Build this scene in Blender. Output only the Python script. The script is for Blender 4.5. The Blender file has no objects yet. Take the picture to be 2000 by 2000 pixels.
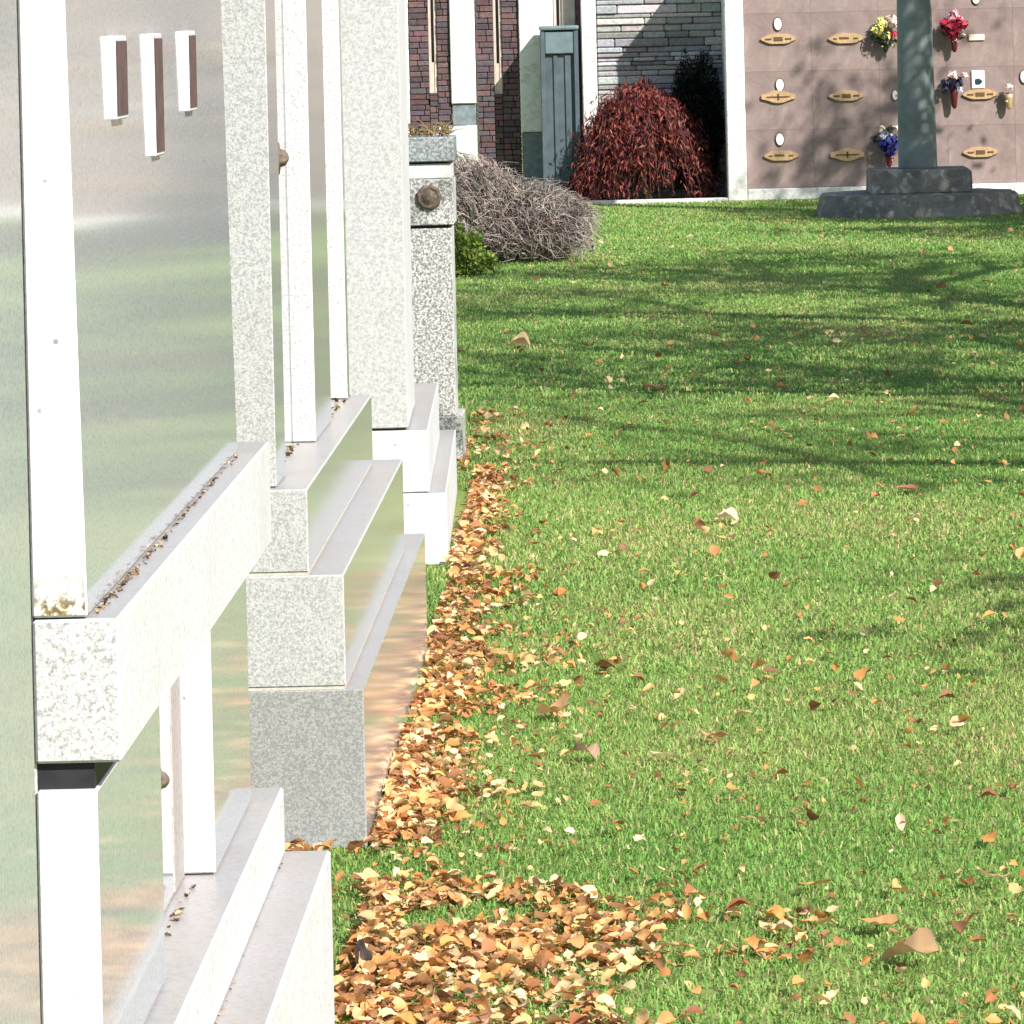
import bpy, bmesh, math, random
import numpy as np
from mathutils import Vector, Matrix, noise

# ------------------------------------------------------------------ camera, light, exposure
S = bpy.context.scene
F = 8770.0            # focal length in 2000-px picture units
VX, VY = 1225.0, 40.0  # where the horizon meets the viewing axis
H = 2.05              # eye height
ROLL = math.radians(1.35)
cd = bpy.data.cameras.new('camera'); cam = bpy.data.objects.new('camera', cd)
S.collection.objects.link(cam); S.camera = cam
cd.sensor_width = 36.0; cd.lens = F / 2000 * 36.0
cd.shift_x = -(VX - 1000) / 2000; cd.shift_y = (VY - 1000) / 2000
cd.clip_start = 0.2; cd.clip_end = 2000
cam.location = (0, 0, H); cam.rotation_euler = (math.pi / 2, ROLL, 0)

SUN = Vector((0.50, -0.60, 0.62)).normalized()
W = bpy.data.worlds.new('World'); S.world = W; W.use_nodes = True
nt = W.node_tree
sky = nt.nodes.new('ShaderNodeTexSky'); sky.sky_type = 'NISHITA'; sky.sun_disc = False
sky.sun_elevation = math.asin(SUN.z); sky.sun_rotation = math.atan2(SUN.x, SUN.y)
nt.links.new(sky.outputs[0], nt.nodes['Background'].inputs[0])
nt.nodes['Background'].inputs[1].default_value = 0.095
sl = bpy.data.lights.new('sun', 'SUN'); sl.energy = 5.0; sl.angle = math.radians(0.55); sl.color = (1.0, 0.96, 0.91)
so = bpy.data.objects.new('sun', sl); S.collection.objects.link(so)
so.rotation_euler = (-SUN).to_track_quat('-Z', 'Y').to_euler(); so.location = (10, -12, 14)
S.view_settings.view_transform = 'Standard'; S.view_settings.look = 'None'
S.view_settings.exposure = 0.72; S.view_settings.gamma = 1

rnd = random.Random(11)
C = S.collection
CR, SR = math.cos(ROLL), math.sin(ROLL)


def at(px, py, y):
    """a point of the photograph at distance y -> metres"""
    a = (px - VX) / F * y; b = (VY - py) / F * y
    return Vector((a * CR + b * SR, y, H - a * SR + b * CR))


# ------------------------------------------------------------------ object helpers
def tag(o, label=None, cat=None, group=None, kind=None):
    if label: o['label'] = label
    if cat: o['category'] = cat
    if group: o['group'] = group
    if kind: o['kind'] = kind
    return o


def empty(name, loc, label=None, cat=None, group=None, rz=0.0):
    o = bpy.data.objects.new(name, None); C.objects.link(o)
    o.location = loc; o.rotation_euler = (0, 0, rz); o.empty_display_size = 0.2
    return tag(o, label, cat, group)


def obj(name, bm, mats, parent=None, smooth=False):
    me = bpy.data.meshes.new(name); bm.to_mesh(me); bm.free()
    for m in (mats if isinstance(mats, (list, tuple)) else [mats]): me.materials.append(m)
    if smooth:
        for p in me.polygons: p.use_smooth = True
    o = bpy.data.objects.new(name, me); C.objects.link(o)
    if parent: o.parent = parent
    return o


def add_box(bm, x0, x1, y0, y1, z0, z1, bevel=0.0, mi=0, seg=1):
    b2 = bmesh.new()
    r = bmesh.ops.create_cube(b2, size=1)
    for v in r['verts']:
        v.co = Vector(((x0 + x1) / 2 + v.co.x * (x1 - x0), (y0 + y1) / 2 + v.co.y * (y1 - y0), (z0 + z1) / 2 + v.co.z * (z1 - z0)))
    if bevel > 0:
        bmesh.ops.bevel(b2, geom=b2.edges[:], offset=bevel, segments=seg, affect='EDGES', profile=0.6)
    join(bm, b2, mi)


def join(bm, b2, mi=0):
    vm = {v: bm.verts.new(v.co) for v in b2.verts}
    for f in b2.faces:
        nf = bm.faces.new([vm[v] for v in f.verts]); nf.material_index = mi; nf.smooth = f.smooth
    b2.free()


def slab(name, parent, box, mats, bevel=0.003, base=None):
    """box in world metres; mats: one material or dict with keys '', 'x' (right face), 'y' (face to camera), 'z' (top)"""
    x0, x1, y0, y1, z0, z1 = box
    bm = bmesh.new(); add_box(bm, x0, x1, y0, y1, z0, z1, bevel)
    bm.normal_update()
    if isinstance(mats, dict):
        keys = [''] + [k for k in mats if k]
        for f in bm.faces:
            n = f.normal; k = ''
            if n.x > .9 and 'x' in mats: k = 'x'
            elif n.y < -.9 and 'y' in mats: k = 'y'
            elif n.z > .9 and 'z' in mats: k = 'z'
            f.material_index = keys.index(k)
        ml = [mats[k] for k in keys]
    else: ml = mats
    if base is not None: bmesh.ops.translate(bm, verts=bm.verts, vec=-Vector(base))
    return obj(name, bm, ml, parent)


def add_tube(bm, pts, rads, n=6, cap=True):
    rings = []
    up = Vector((0, 0, 1))
    for i, p in enumerate(pts):
        d = (pts[min(i + 1, len(pts) - 1)] - pts[max(i - 1, 0)])
        d = d.normalized() if d.length > 1e-9 else up
        a = d.cross(up if abs(d.z) < .9 else Vector((1, 0, 0))).normalized(); b = d.cross(a)
        rings.append([bm.verts.new(p + (a * math.cos(t) + b * math.sin(t)) * rads[i]) for t in [2 * math.pi * k / n for k in range(n)]])
    for r0, r1 in zip(rings, rings[1:]):
        for k in range(n):
            f = bm.faces.new((r0[k], r0[(k + 1) % n], r1[(k + 1) % n], r1[k])); f.smooth = True
    if cap:
        bm.faces.new(rings[0][::-1]); bm.faces.new(rings[-1])


def lathe(bm, prof, n=20, mi=0, mat=None, rfun=None):
    """prof: list of (r, z); revolved about z then transformed by mat"""
    mat = mat or Matrix()
    rings = []
    for r, z in prof:
        rr = [r * (rfun(2 * math.pi * k / n) if rfun else 1) for k in range(n)]
        rings.append([bm.verts.new(mat @ Vector((rr[k] * math.cos(2 * math.pi * k / n), rr[k] * math.sin(2 * math.pi * k / n), z))) for k in range(n)])
    for r0, r1 in zip(rings, rings[1:]):
        for k in range(n):
            f = bm.faces.new((r0[k], r0[(k + 1) % n], r1[(k + 1) % n], r1[k])); f.smooth = True; f.material_index = mi
    f = bm.faces.new(rings[-1]); f.material_index = mi
    f = bm.faces.new(rings[0][::-1]); f.material_index = mi


# ------------------------------------------------------------------ materials
def newmat(name):
    m = bpy.data.materials.new(name); m.use_nodes = True
    nt = m.node_tree; b = nt.nodes['Principled BSDF']
    return m, nt, b


def N(nt, t, **kw):
    n = nt.nodes.new(t)
    for k, v in kw.items():
        if hasattr(n, k): setattr(n, k, v)
        else: n.inputs[k.replace('_', ' ')].default_value = v
    return n


def mix(nt, fac, a, b, mode='MIX'):
    n = nt.nodes.new('ShaderNodeMix'); n.data_type = 'RGBA'; n.blend_type = mode
    for s, v in ((n.inputs[0], fac), (n.inputs[6], a), (n.inputs[7], b)):
        if hasattr(v, 'is_linked') or isinstance(v, bpy.types.NodeSocket): nt.links.new(v, s)
        else: s.default_value = v if not isinstance(v, tuple) else (*v, 1)
    return n.outputs[2]


def ramp(nt, src, stops, interp='LINEAR'):
    n = nt.nodes.new('ShaderNodeValToRGB'); n.color_ramp.interpolation = interp
    e = n.color_ramp.elements
    while len(e) > len(stops): e.remove(e[-1])
    while len(e) < len(stops): e.new(0.5)
    for i, (p, c) in enumerate(stops):
        e[i].position = p; e[i].color = (c, c, c, 1) if not isinstance(c, tuple) else (*c, 1)
    nt.links.new(src, n.inputs[0]); return n.outputs[0]


def coords(nt): return nt.nodes.new('ShaderNodeTexCoord').outputs['Object']


def noise_t(nt, co, scale, detail=3, rough=.5, dist=0):
    n = nt.nodes.new('ShaderNodeTexNoise'); n.inputs['Scale'].default_value = scale
    n.inputs['Detail'].default_value = detail; n.inputs['Roughness'].default_value = rough; n.inputs['Distortion'].default_value = dist
    nt.links.new(co, n.inputs['Vector']); return n.outputs['Fac']


def bump(nt, b, h, strength, dist=.004):
    n = nt.nodes.new('ShaderNodeBump'); n.inputs['Strength'].default_value = strength; n.inputs['Distance'].default_value = dist
    nt.links.new(h, n.inputs['Height']); nt.links.new(n.outputs[0], b.inputs['Normal'])


def granite(name, base, fleck, scale=90, amt=.5, rough=.7, stain=0.15, staincol=(.35, .28, .2), polished=False, bmp=.25, lo=.40, pits=0):
    m, nt, b = newmat(name); co = coords(nt)
    n1 = noise_t(nt, co, scale * 1.15, 6, .72, .5)
    n2 = noise_t(nt, co, scale * 2.7, 2, .5)
    mask = ramp(nt, n1, [(lo, 1.0), (lo + .12, 0.0)])
    c = mix(nt, mask, base, fleck)
    fine = ramp(nt, n2, [(.3, .80), (.7, 1.08)])
    c = mix(nt, amt, c, mix(nt, 1.0, c, fine, 'MULTIPLY'))
    big = noise_t(nt, co, 2.3, 5, .6)
    sm = ramp(nt, big, [(.45, 0.0), (.75, stain)])
    c = mix(nt, sm, c, staincol)
    if pits:
        vo = nt.nodes.new('ShaderNodeTexVoronoi'); vo.inputs['Scale'].default_value = pits; nt.links.new(co, vo.inputs['Vector'])
        pm = ramp(nt, vo.outputs['Distance'], [(.07, .9), (.11, 0.0)])
        keep = ramp(nt, noise_t(nt, co, pits * .45, 2, .5), [(.50, 0.0), (.56, 1.0)])
        mm = nt.nodes.new('ShaderNodeMath'); mm.operation = 'MULTIPLY'; nt.links.new(pm, mm.inputs[0]); nt.links.new(keep, mm.inputs[1])
        c = mix(nt, mm.outputs[0], c, (.22, .22, .215))
    nt.links.new(c, b.inputs['Base Color'])
    b.inputs['Roughness'].default_value = rough
    b.inputs['IOR'].default_value = 1.42 if polished else 1.45
    if not polished:
        b.inputs['Specular IOR Level'].default_value = .3
        bump(nt, b, n1, bmp, .003)
    else:
        w = noise_t(nt, co, 6, 2, .5); bump(nt, b, w, .02, .002)
    return m


def plain(name, col, rough=.6, metal=0, var=.25, scale=30, bmp=.1, spec=.4):
    m, nt, b = newmat(name); co = coords(nt)
    n1 = noise_t(nt, co, scale, 4, .6)
    dark = tuple(v * (1 - var) for v in col); lite = tuple(min(1, v * (1 + var)) for v in col)
    c = mix(nt, ramp(nt, n1, [(.3, 0.0), (.7, 1.0)]), dark, lite)
    nt.links.new(c, b.inputs['Base Color']); b.inputs['Roughness'].default_value = rough
    b.inputs['Metallic'].default_value = metal; b.inputs['Specular IOR Level'].default_value = spec
    if bmp: bump(nt, b, n1, bmp, .004)
    return m


def attr_mat(name, rough=.7, spec=.25, trans=0.0, attr='col'):
    m, nt, b = newmat(name)
    a = nt.nodes.new('ShaderNodeAttribute'); a.attribute_name = attr
    nt.links.new(a.outputs['Color'], b.inputs['Base Color']); b.inputs['Roughness'].default_value = rough
    b.inputs['Specular IOR Level'].default_value = spec
    if trans:
        t = nt.nodes.new('ShaderNodeBsdfTranslucent'); nt.links.new(a.outputs['Color'], t.inputs['Color'])
        mx = nt.nodes.new('ShaderNodeMixShader'); mx.inputs[0].default_value = trans
        out = nt.nodes['Material Output']
        nt.links.new(b.outputs[0], mx.inputs[1]); nt.links.new(t.outputs[0], mx.inputs[2]); nt.links.new(mx.outputs[0], out.inputs[0])
    return m


M_WHITE = granite('white granite', (.66, .655, .66), (.50, .50, .50), 120, .4, .75, .20, (.52, .51, .48), pits=30)
M_WHITE_CUT = granite('pale cut granite', (.60, .595, .58), (.30, .30, .295), 140, .5, .7, .10, lo=.40)
M_WHITE_FAR = granite('pale granite of the third mausoleum', (.50, .50, .495), (.36, .36, .355), 70, .5, .7, .10, lo=.42)
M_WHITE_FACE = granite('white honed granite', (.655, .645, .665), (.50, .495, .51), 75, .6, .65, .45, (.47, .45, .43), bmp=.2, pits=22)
M_MIRROR = granite('polished pale granite', (.52, .53, .545), (.36, .365, .375), 150, .5, .07, .05, polished=True)
M_MIRROR_GREY = granite('polished grey granite', (.50, .49, .475), (.37, .365, .355), 140, .5, .11, .1, polished=True)
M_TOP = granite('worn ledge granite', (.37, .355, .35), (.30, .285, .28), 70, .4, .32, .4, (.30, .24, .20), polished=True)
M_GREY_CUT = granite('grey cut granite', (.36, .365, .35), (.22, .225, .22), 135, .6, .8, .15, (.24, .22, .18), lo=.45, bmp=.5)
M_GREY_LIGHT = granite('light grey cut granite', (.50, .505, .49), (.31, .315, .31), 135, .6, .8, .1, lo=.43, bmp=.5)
M_SALT = granite('salt and pepper granite', (.62, .62, .59), (.17, .17, .17), 75, .5, .8, .1, lo=.45, bmp=.3)
M_SALT_BLUE = granite('weathered bluish granite', (.38, .42, .42), (.15, .17, .18), 60, .5, .8, .1, lo=.45)
M_GREYMORTAR = plain('grey mortar', (.10, .095, .095), .95, 0, .3, 40, .3)
M_MORTAR = plain('pale mortar', (.50, .47, .40), .95, 0, .25, 60, .3)
M_PINKST = granite('pinkish grey granite', (.42, .37, .355), (.30, .27, .26), 90, .5, .7, .1)
M_GAP = plain('dark joint and gap shade', (.02, .02, .025), .6, 0, .4, 20)  # dark joints; under the near ledge it stands in for shade
M_BRONZE = plain('weathered bronze', (.17, .13, .10), .65, .3, .5, 60, .2)
M_PLATE = plain('gilt bronze', (.66, .44, .25), .4, .5, .25, 40, .2)
M_PLATE_DK = plain('dark bronze relief', (.16, .10, .05), .5, .5, .3, 60, .1)
M_PORC = plain('white porcelain', (.82, .80, .80), .2, 0, .05, 10, 0)
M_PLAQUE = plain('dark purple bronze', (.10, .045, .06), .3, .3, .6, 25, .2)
M_PLASTER = granite('white stucco panel', (.80, .79, .74), (.6, .6, .55), 8, .2, .85, .12, (.6, .58, .45))
M_PILASTER = granite('pale stone pilaster', (.70, .70, .66), (.5, .5, .48), 12, .5, .8, .25, (.45, .45, .42))
M_PANELBASE = plain('blue grey concrete', (.17, .20, .22), .85, 0, .3, 15, .2)


def lstone(name, cols):
    m, nt, b = newmat(name); co = coords(nt)
    a = nt.nodes.new('ShaderNodeAttribute'); a.attribute_name = 'col'
    n1 = noise_t(nt, co, 25, 5, .65)
    c = mix(nt, 1.0, a.outputs['Color'], ramp(nt, n1, [(.25, .6), (.75, 1.2)]), 'MULTIPLY')
    nt.links.new(c, b.inputs['Base Color']); b.inputs['Roughness'].default_value = .9; b.inputs['Specular IOR Level'].default_value = .15
    bump(nt, b, n1, .6, .02); return m


M_STONE = lstone('ledge stone', None)

m, nt_, b_ = newmat('pink marble'); co = coords(nt_)
n1 = noise_t(nt_, co, 1.7, 6, .62, 1.2); n2 = noise_t(nt_, co, 22, 4, .6)
c_ = mix(nt_, ramp(nt_, n1, [(.3, 0.0), (.7, 1.0)]), (.19, .138, .13), (.335, .258, .235))
c_ = mix(nt_, .5, c_, mix(nt_, 1.0, c_, ramp(nt_, n2, [(.3, .8), (.7, 1.1)]), 'MULTIPLY'))
nt_.links.new(c_, b_.inputs['Base Color']); b_.inputs['Roughness'].default_value = .45; b_.inputs['Specular IOR Level'].default_value = .25
M_PINK = m
M_PINK_JOINT = plain('joint grout', (.30, .235, .215), .9, 0, .2, 30)

# weathered concrete with lichen for the column and its steps
m, nt_, b_ = newmat('weathered dark concrete'); co = coords(nt_)
n1 = noise_t(nt_, co, 5, 6, .65, .5); n2 = noise_t(nt_, co, 9, 3, .5)
c_ = mix(nt_, ramp(nt_, n1, [(.3, 0.0), (.7, 1.0)]), (.11, .11, .10), (.25, .24, .215))
c_ = mix(nt_, ramp(nt_, n2, [(.56, 0.0), (.64, .75)]), c_, (.38, .37, .33))
nt_.links.new(c_, b_.inputs['Base Color']); b_.inputs['Roughness'].default_value = .9; bump(nt_, b_, n1, .6, .03)
M_STEP = m
m, nt_, b_ = newmat('blue grey column with shade tone'); co = coords(nt_)
n1 = noise_t(nt_, co, 3, 5, .6, .5); n2 = noise_t(nt_, co, 12, 4, .6)
c_ = mix(nt_, ramp(nt_, n1, [(.35, 0.0), (.7, 1.0)]), (.125, .155, .145), (.21, .25, .255))  # dark blue-grey partly carries tree shade in the shaft's colour
c_ = mix(nt_, ramp(nt_, n2, [(.62, 0.0), (.75, .35)]), c_, (.2, .25, .2))
nt_.links.new(c_, b_.inputs['Base Color']); b_.inputs['Roughness'].default_value = .75; bump(nt_, b_, n2, .2, .01)
M_COL = m
M_CAB = plain('grey green painted metal', (.07, .095, .11), .6, 0, .25, 6, .05)
M_CAB_LT = plain('faded green paint', (.13, .18, .195), .6, 0, .2, 8, .05)

# lawn soil
m, nt_, b_ = newmat('lawn soil'); co = coords(nt_)
n1 = noise_t(nt_, co, .5, 5, .6); n2 = noise_t(nt_, co, 30, 5, .7)
c_ = mix(nt_, ramp(nt_, n1, [(.35, 0.0), (.65, 1.0)]), (.17, .25, .065), (.28, .30, .11))
c_ = mix(nt_, .8, c_, mix(nt_, 1.0, c_, ramp(nt_, n2, [(.3, .65), (.7, 1.2)]), 'MULTIPLY'))
nt_.links.new(c_, b_.inputs['Base Color']); b_.inputs['Roughness'].default_value = 1; b_.inputs['Specular IOR Level'].default_value = 0
bump(nt_, b_, n2, .7, .02)
M_LAWN = m
M_GRASS = attr_mat('grass blades', .6, .2, .38)
M_LEAF = attr_mat('dry leaf', .65, .3, .25)
M_FOL = attr_mat('foliage', .6, .25, .2)
M_TWIG = attr_mat('dry twig', .85, .15, 0)
M_BARK = plain('grey bark', (.12, .095, .07), .9, 0, .45, 14, .8, .1)

# moss-stained end of the upper slab
M_MOSSY = granite('mossy white granite', (.70, .695, .70), (.56, .56, .56), 90, .3, .75, .05, pits=20)
nt_ = M_MOSSY.node_tree; b_ = nt_.nodes['Principled BSDF']
src = b_.inputs['Base Color'].links[0].from_socket
co = coords(nt_); sep = nt_.nodes.new('ShaderNodeSeparateXYZ'); nt_.links.new(co, sep.inputs[0])
mn = noise_t(nt_, co, 45, 4, .7)
mr = nt_.nodes.new('ShaderNodeMapRange'); mr.inputs['From Min'].default_value = 1.29; mr.inputs['From Max'].default_value = 1.215
nt_.links.new(sep.outputs['Z'], mr.inputs['Value'])
mu = nt_.nodes.new('ShaderNodeMath'); mu.operation = 'MULTIPLY'; nt_.links.new(mr.outputs[0], mu.inputs[0])
nt_.links.new(ramp(nt_, mn, [(.46, 0.0), (.56, 1.3)]), mu.inputs[1])
cc = mix(nt_, mu.outputs[0], src, mix(nt_, ramp(nt_, noise_t(nt_, co, 90, 2), [(.4, 0.0), (.6, 1.0)]), (.36, .29, .06), (.16, .12, .06)))
nt_.links.new(cc, b_.inputs['Base Color'])

# ------------------------------------------------------------------ ground
bm = bmesh.new()
vs = [bm.verts.new(p) for p in ((-400, -120, 0), (400, -120, 0), (400, 900, 0), (-400, 900, 0))]
bm.faces.new(vs)
tag(obj('lawn_ground', bm, M_LAWN), 'flat cemetery lawn ground under the mown grass', 'ground', kind='structure')

# ------------------------------------------------------------------ mausoleum nearest to the camera
Y1, Y2 = 6.4, 9.1
b0 = (-0.9, 7.0, 0)
m1 = empty('mausoleum', b0, 'nearest white granite mausoleum with polished crypt slabs, a ledge and two pale steps', 'mausoleum', 'granite mausoleums in the row')
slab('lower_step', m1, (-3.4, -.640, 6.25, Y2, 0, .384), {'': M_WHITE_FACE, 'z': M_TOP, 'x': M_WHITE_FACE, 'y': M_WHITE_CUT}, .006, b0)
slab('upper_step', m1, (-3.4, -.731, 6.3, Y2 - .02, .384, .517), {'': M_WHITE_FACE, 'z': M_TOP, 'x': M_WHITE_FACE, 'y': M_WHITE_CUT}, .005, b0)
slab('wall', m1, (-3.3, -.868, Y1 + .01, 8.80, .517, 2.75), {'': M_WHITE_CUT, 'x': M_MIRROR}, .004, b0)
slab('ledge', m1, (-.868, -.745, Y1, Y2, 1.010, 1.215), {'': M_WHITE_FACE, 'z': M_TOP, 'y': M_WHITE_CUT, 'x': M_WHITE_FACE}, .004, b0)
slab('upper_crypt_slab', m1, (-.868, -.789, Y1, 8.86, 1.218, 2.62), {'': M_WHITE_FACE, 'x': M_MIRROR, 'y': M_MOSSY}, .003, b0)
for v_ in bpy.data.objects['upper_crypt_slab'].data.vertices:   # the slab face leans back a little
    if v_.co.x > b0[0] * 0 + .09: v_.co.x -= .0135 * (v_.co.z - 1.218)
slab('joint_and_gap_shade', m1, (-.868, -.786, Y1 + .015, 8.86, .971, 1.010), M_GAP, 0, b0)  # dark box standing in for the recess shadow under the ledge
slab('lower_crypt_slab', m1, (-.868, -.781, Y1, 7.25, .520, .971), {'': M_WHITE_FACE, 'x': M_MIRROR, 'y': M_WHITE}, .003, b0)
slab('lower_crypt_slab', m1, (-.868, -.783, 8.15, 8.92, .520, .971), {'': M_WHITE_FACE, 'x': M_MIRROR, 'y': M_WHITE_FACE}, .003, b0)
slab('mullion', m1, (-.868, -.840, 7.25, 8.15, .520, .971), {'': M_WHITE_FACE, 'x': M_MIRROR}, .002, b0)
slab('roof', m1, (-3.5, -.66, 6.2, 9.2, 2.75, 2.95), M_WHITE_CUT, .01, b0)


def rosette(parent, x, y, z, r, base):
    bm = bmesh.new()
    mt = Matrix.Translation(Vector((x, y, z)) - Vector(base)) @ Matrix.Rotation(math.pi / 2, 4, 'Y')
    lathe(bm, [(r, 0), (r * .95, r * .18), (r * .55, r * .25), (r * .45, r * .55), (r * .2, r * .75), (r * .05, r * .8)], 24, 0, mt, lambda t: 1 + .09 * math.cos(6 * t))
    return obj('rosette', bm, M_BRONZE, parent)


rosette(m1, -.840, 7.74, .76, .026, b0)
slab('joint_strip', m1, (-.868, -.838, 7.97, 8.14, .520, .971), M_PINKST, .002, b0)
# three dark tablets in white frames on the upper slab
for (ya, yb, za, zb) in ((6.91, 7.06, 1.915, 2.045), (7.47, 7.60, 1.842, 2.047), (8.06, 8.19, 1.905, 2.05)):
    fr = slab('plaque', m1, (-.805, -.7885, ya, yb, za, zb), M_WHITE_FACE, .002, b0)
    slab('plaque_face', fr, (-.7890, -.7870, ya + .006, yb - .002, za + .006, zb - .008), M_PLAQUE, .0008, b0)

# polished flank of the mausoleum before it, only its far edge is in view
YN = 5.62; xn = at(61, 1198, YN).x
b0 = (-2, 4.0, 0)
m0 = empty('mausoleum', b0, 'polished grey granite mausoleum side forming a thin sliver along the left frame edge', 'mausoleum', 'granite mausoleums in the row')
slab('wall', m0, (-3.3, xn, 2.4, YN, .40, 2.75), {'': M_WHITE_CUT, 'x': M_MIRROR}, .003, b0)
slab('step', m0, (-3.4, xn + .02, 2.3, YN - .1, 0, .40), {'': M_WHITE_FACE, 'z': M_TOP}, .005, b0)
slab('roof', m0, (-3.5, xn + .10, 2.2, YN + .1, 2.75, 2.95), M_WHITE_CUT, .01, b0)

# ------------------------------------------------------------------ second mausoleum
b0 = (-1.0, 12.6, 0)
m2 = empty('mausoleum', b0, 'second mausoleum with three stepped speckled grey granite blocks behind the nearest ledge', 'mausoleum', 'granite mausoleums in the row')
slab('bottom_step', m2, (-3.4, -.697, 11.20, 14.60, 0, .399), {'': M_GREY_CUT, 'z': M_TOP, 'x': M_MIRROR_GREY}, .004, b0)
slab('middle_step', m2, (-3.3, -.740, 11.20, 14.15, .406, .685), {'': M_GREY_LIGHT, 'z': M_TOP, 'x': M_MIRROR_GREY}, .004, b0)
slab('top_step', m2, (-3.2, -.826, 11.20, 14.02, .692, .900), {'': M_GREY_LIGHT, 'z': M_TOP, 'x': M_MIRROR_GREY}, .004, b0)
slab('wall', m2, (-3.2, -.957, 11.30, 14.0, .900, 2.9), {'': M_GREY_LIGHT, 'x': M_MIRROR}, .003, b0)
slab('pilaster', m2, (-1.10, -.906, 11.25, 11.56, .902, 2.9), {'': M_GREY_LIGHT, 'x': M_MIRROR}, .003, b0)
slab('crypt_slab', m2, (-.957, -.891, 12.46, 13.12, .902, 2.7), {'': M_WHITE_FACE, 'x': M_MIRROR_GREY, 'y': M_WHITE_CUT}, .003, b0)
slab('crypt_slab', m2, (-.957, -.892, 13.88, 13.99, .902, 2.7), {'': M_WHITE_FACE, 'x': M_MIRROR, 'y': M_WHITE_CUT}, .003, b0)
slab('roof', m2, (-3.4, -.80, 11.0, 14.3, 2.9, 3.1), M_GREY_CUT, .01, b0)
slab('mortar_joint', m2, (-3.28, -.744, 11.203, 14.14, .399, .406), M_MORTAR, 0, b0)
slab('mortar_joint', m2, (-3.18, -.830, 11.203, 14.01, .685, .692), M_MORTAR, 0, b0)
rosette(m2, -.957, 12.15, 1.70, .042, b0)
rosette(m2, -.957, 13.55, 1.70, .036, b0)

# ------------------------------------------------------------------ third mausoleum (turned a little)
Y3 = 17.04; b0 = Vector((-.80, Y3, 0)); yaw = math.radians(1.4)
m3 = empty('mausoleum', b0, 'third mausoleum of pale grey granite standing on white stepped blocks behind the grey one', 'mausoleum', 'granite mausoleums in the row', rz=yaw)
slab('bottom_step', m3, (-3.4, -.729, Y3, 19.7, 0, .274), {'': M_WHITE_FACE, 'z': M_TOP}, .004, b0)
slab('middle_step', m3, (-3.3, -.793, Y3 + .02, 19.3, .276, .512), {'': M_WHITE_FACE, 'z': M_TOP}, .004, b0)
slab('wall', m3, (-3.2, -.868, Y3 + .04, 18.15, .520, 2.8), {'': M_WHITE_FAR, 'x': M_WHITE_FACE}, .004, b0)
slab('joint_and_gap_shade', m3, (-3.1, -.88, Y3 + .06, 18.1, .510, .521), M_GAP, 0, b0)
slab('rear_wall', m3, (-3.2, -.93, 18.15, 19.2, .515, 2.8), {'': M_WHITE_CUT, 'x': M_WHITE_FACE}, .003, b0)
slab('roof', m3, (-3.4, -.75, 16.9, 19.5, 2.8, 3.0), M_WHITE_CUT, .01, b0)



def petals(bm, c, r, n, layer, mi=0, flat=.35, size=.02):
    for i in range(n):
        d = Vector((layer.uniform(-1, 1), layer.uniform(-1, 1), layer.uniform(-.6, 1))).normalized()
        p = c + d * r * layer.uniform(.3, 1)
        a = d.cross(Vector((layer.uniform(-1, 1), layer.uniform(-1, 1), layer.uniform(-1, 1)))).normalized(); b = d.cross(a)
        s = size * layer.uniform(.6, 1.3)
        q = [p - a * s * .6, p - b * s * .25 + d * s * .3, p + a * s * .6 + d * s * .5, p + b * s * .6 + d * s * .2]
        f = bm.faces.new([bm.verts.new(v) for v in q]); f.material_index = mi


M_FADED = plain('faded red petals', (.50, .24, .22), .7, 0, .4, 40, 0)
M_RED = plain('red petals', (.42, .02, .05), .6, 0, .5, 40, 0)
M_PINKF = plain('pink petals', (.75, .36, .42), .6, 0, .3, 40, 0)
M_YEL = plain('yellow green petals', (.75, .70, .22), .6, 0, .35, 40, 0)
M_CREAM = plain('cream petals', (.80, .70, .55), .6, 0, .2, 40, 0)
M_BLUE = plain('dark blue petals', (.015, .02, .16), .6, 0, .5, 40, 0)
M_PALEB = plain('pale blue petals', (.5, .56, .68), .6, 0, .25, 40, 0)
M_NAVY = plain('navy ribbon', (.02, .02, .055), .6, 0, .4, 40, 0)
M_DKRED = plain('maroon vase', (.10, .012, .015), .5, 0, .4, 40, 0)
M_DKLEAF = plain('dark artificial leaves', (.02, .035, .015), .7, 0, .5, 40, 0)
M_ROSEW = plain('blush petals', (.78, .62, .58), .6, 0, .2, 40, 0)

# ------------------------------------------------------------------ slender granite pedestal with urn relief (fourth monument)
Y4 = 21.0
xr = at(885, 600, Y4).x


def zy(px, py, y): return at(px, py, y).z


b0 = Vector((xr - .17, Y4, 0))
p4 = empty('memorial_pedestal', b0, 'slender salt and pepper granite pedestal with bronze medallion and dried plants on its cap', 'memorial')
slab('plinth', p4, (xr - .42, xr + .03, Y4 - .03, Y4 + .42, 0, .22), {'': M_SALT}, .006, b0)
slab('shaft', p4, (xr - .34, xr, Y4, Y4 + .34, .22, zy(840, 446, Y4)), {'': M_SALT, 'x': M_WHITE_CUT}, .004, b0)  # paler right face puts the sunlit side into the colour
slab('joint', p4, (xr - .32, xr - .012, Y4 + .012, Y4 + .33, zy(840, 446, Y4), zy(840, 440, Y4)), M_GAP, 0, b0)
slab('head_block', p4, (xr - .36, xr + .012, Y4 - .015, Y4 + .36, zy(840, 440, Y4), zy(840, 350, Y4)), {'': M_SALT, 'x': M_WHITE_CUT}, .004, b0)  # right side lightened in colour like the lit shaft
slab('neck', p4, (xr - .35, xr + .006, Y4 - .008, Y4 + .35, zy(840, 350, Y4), zy(840, 320, Y4)), {'': M_PILASTER}, .006, b0)
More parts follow.
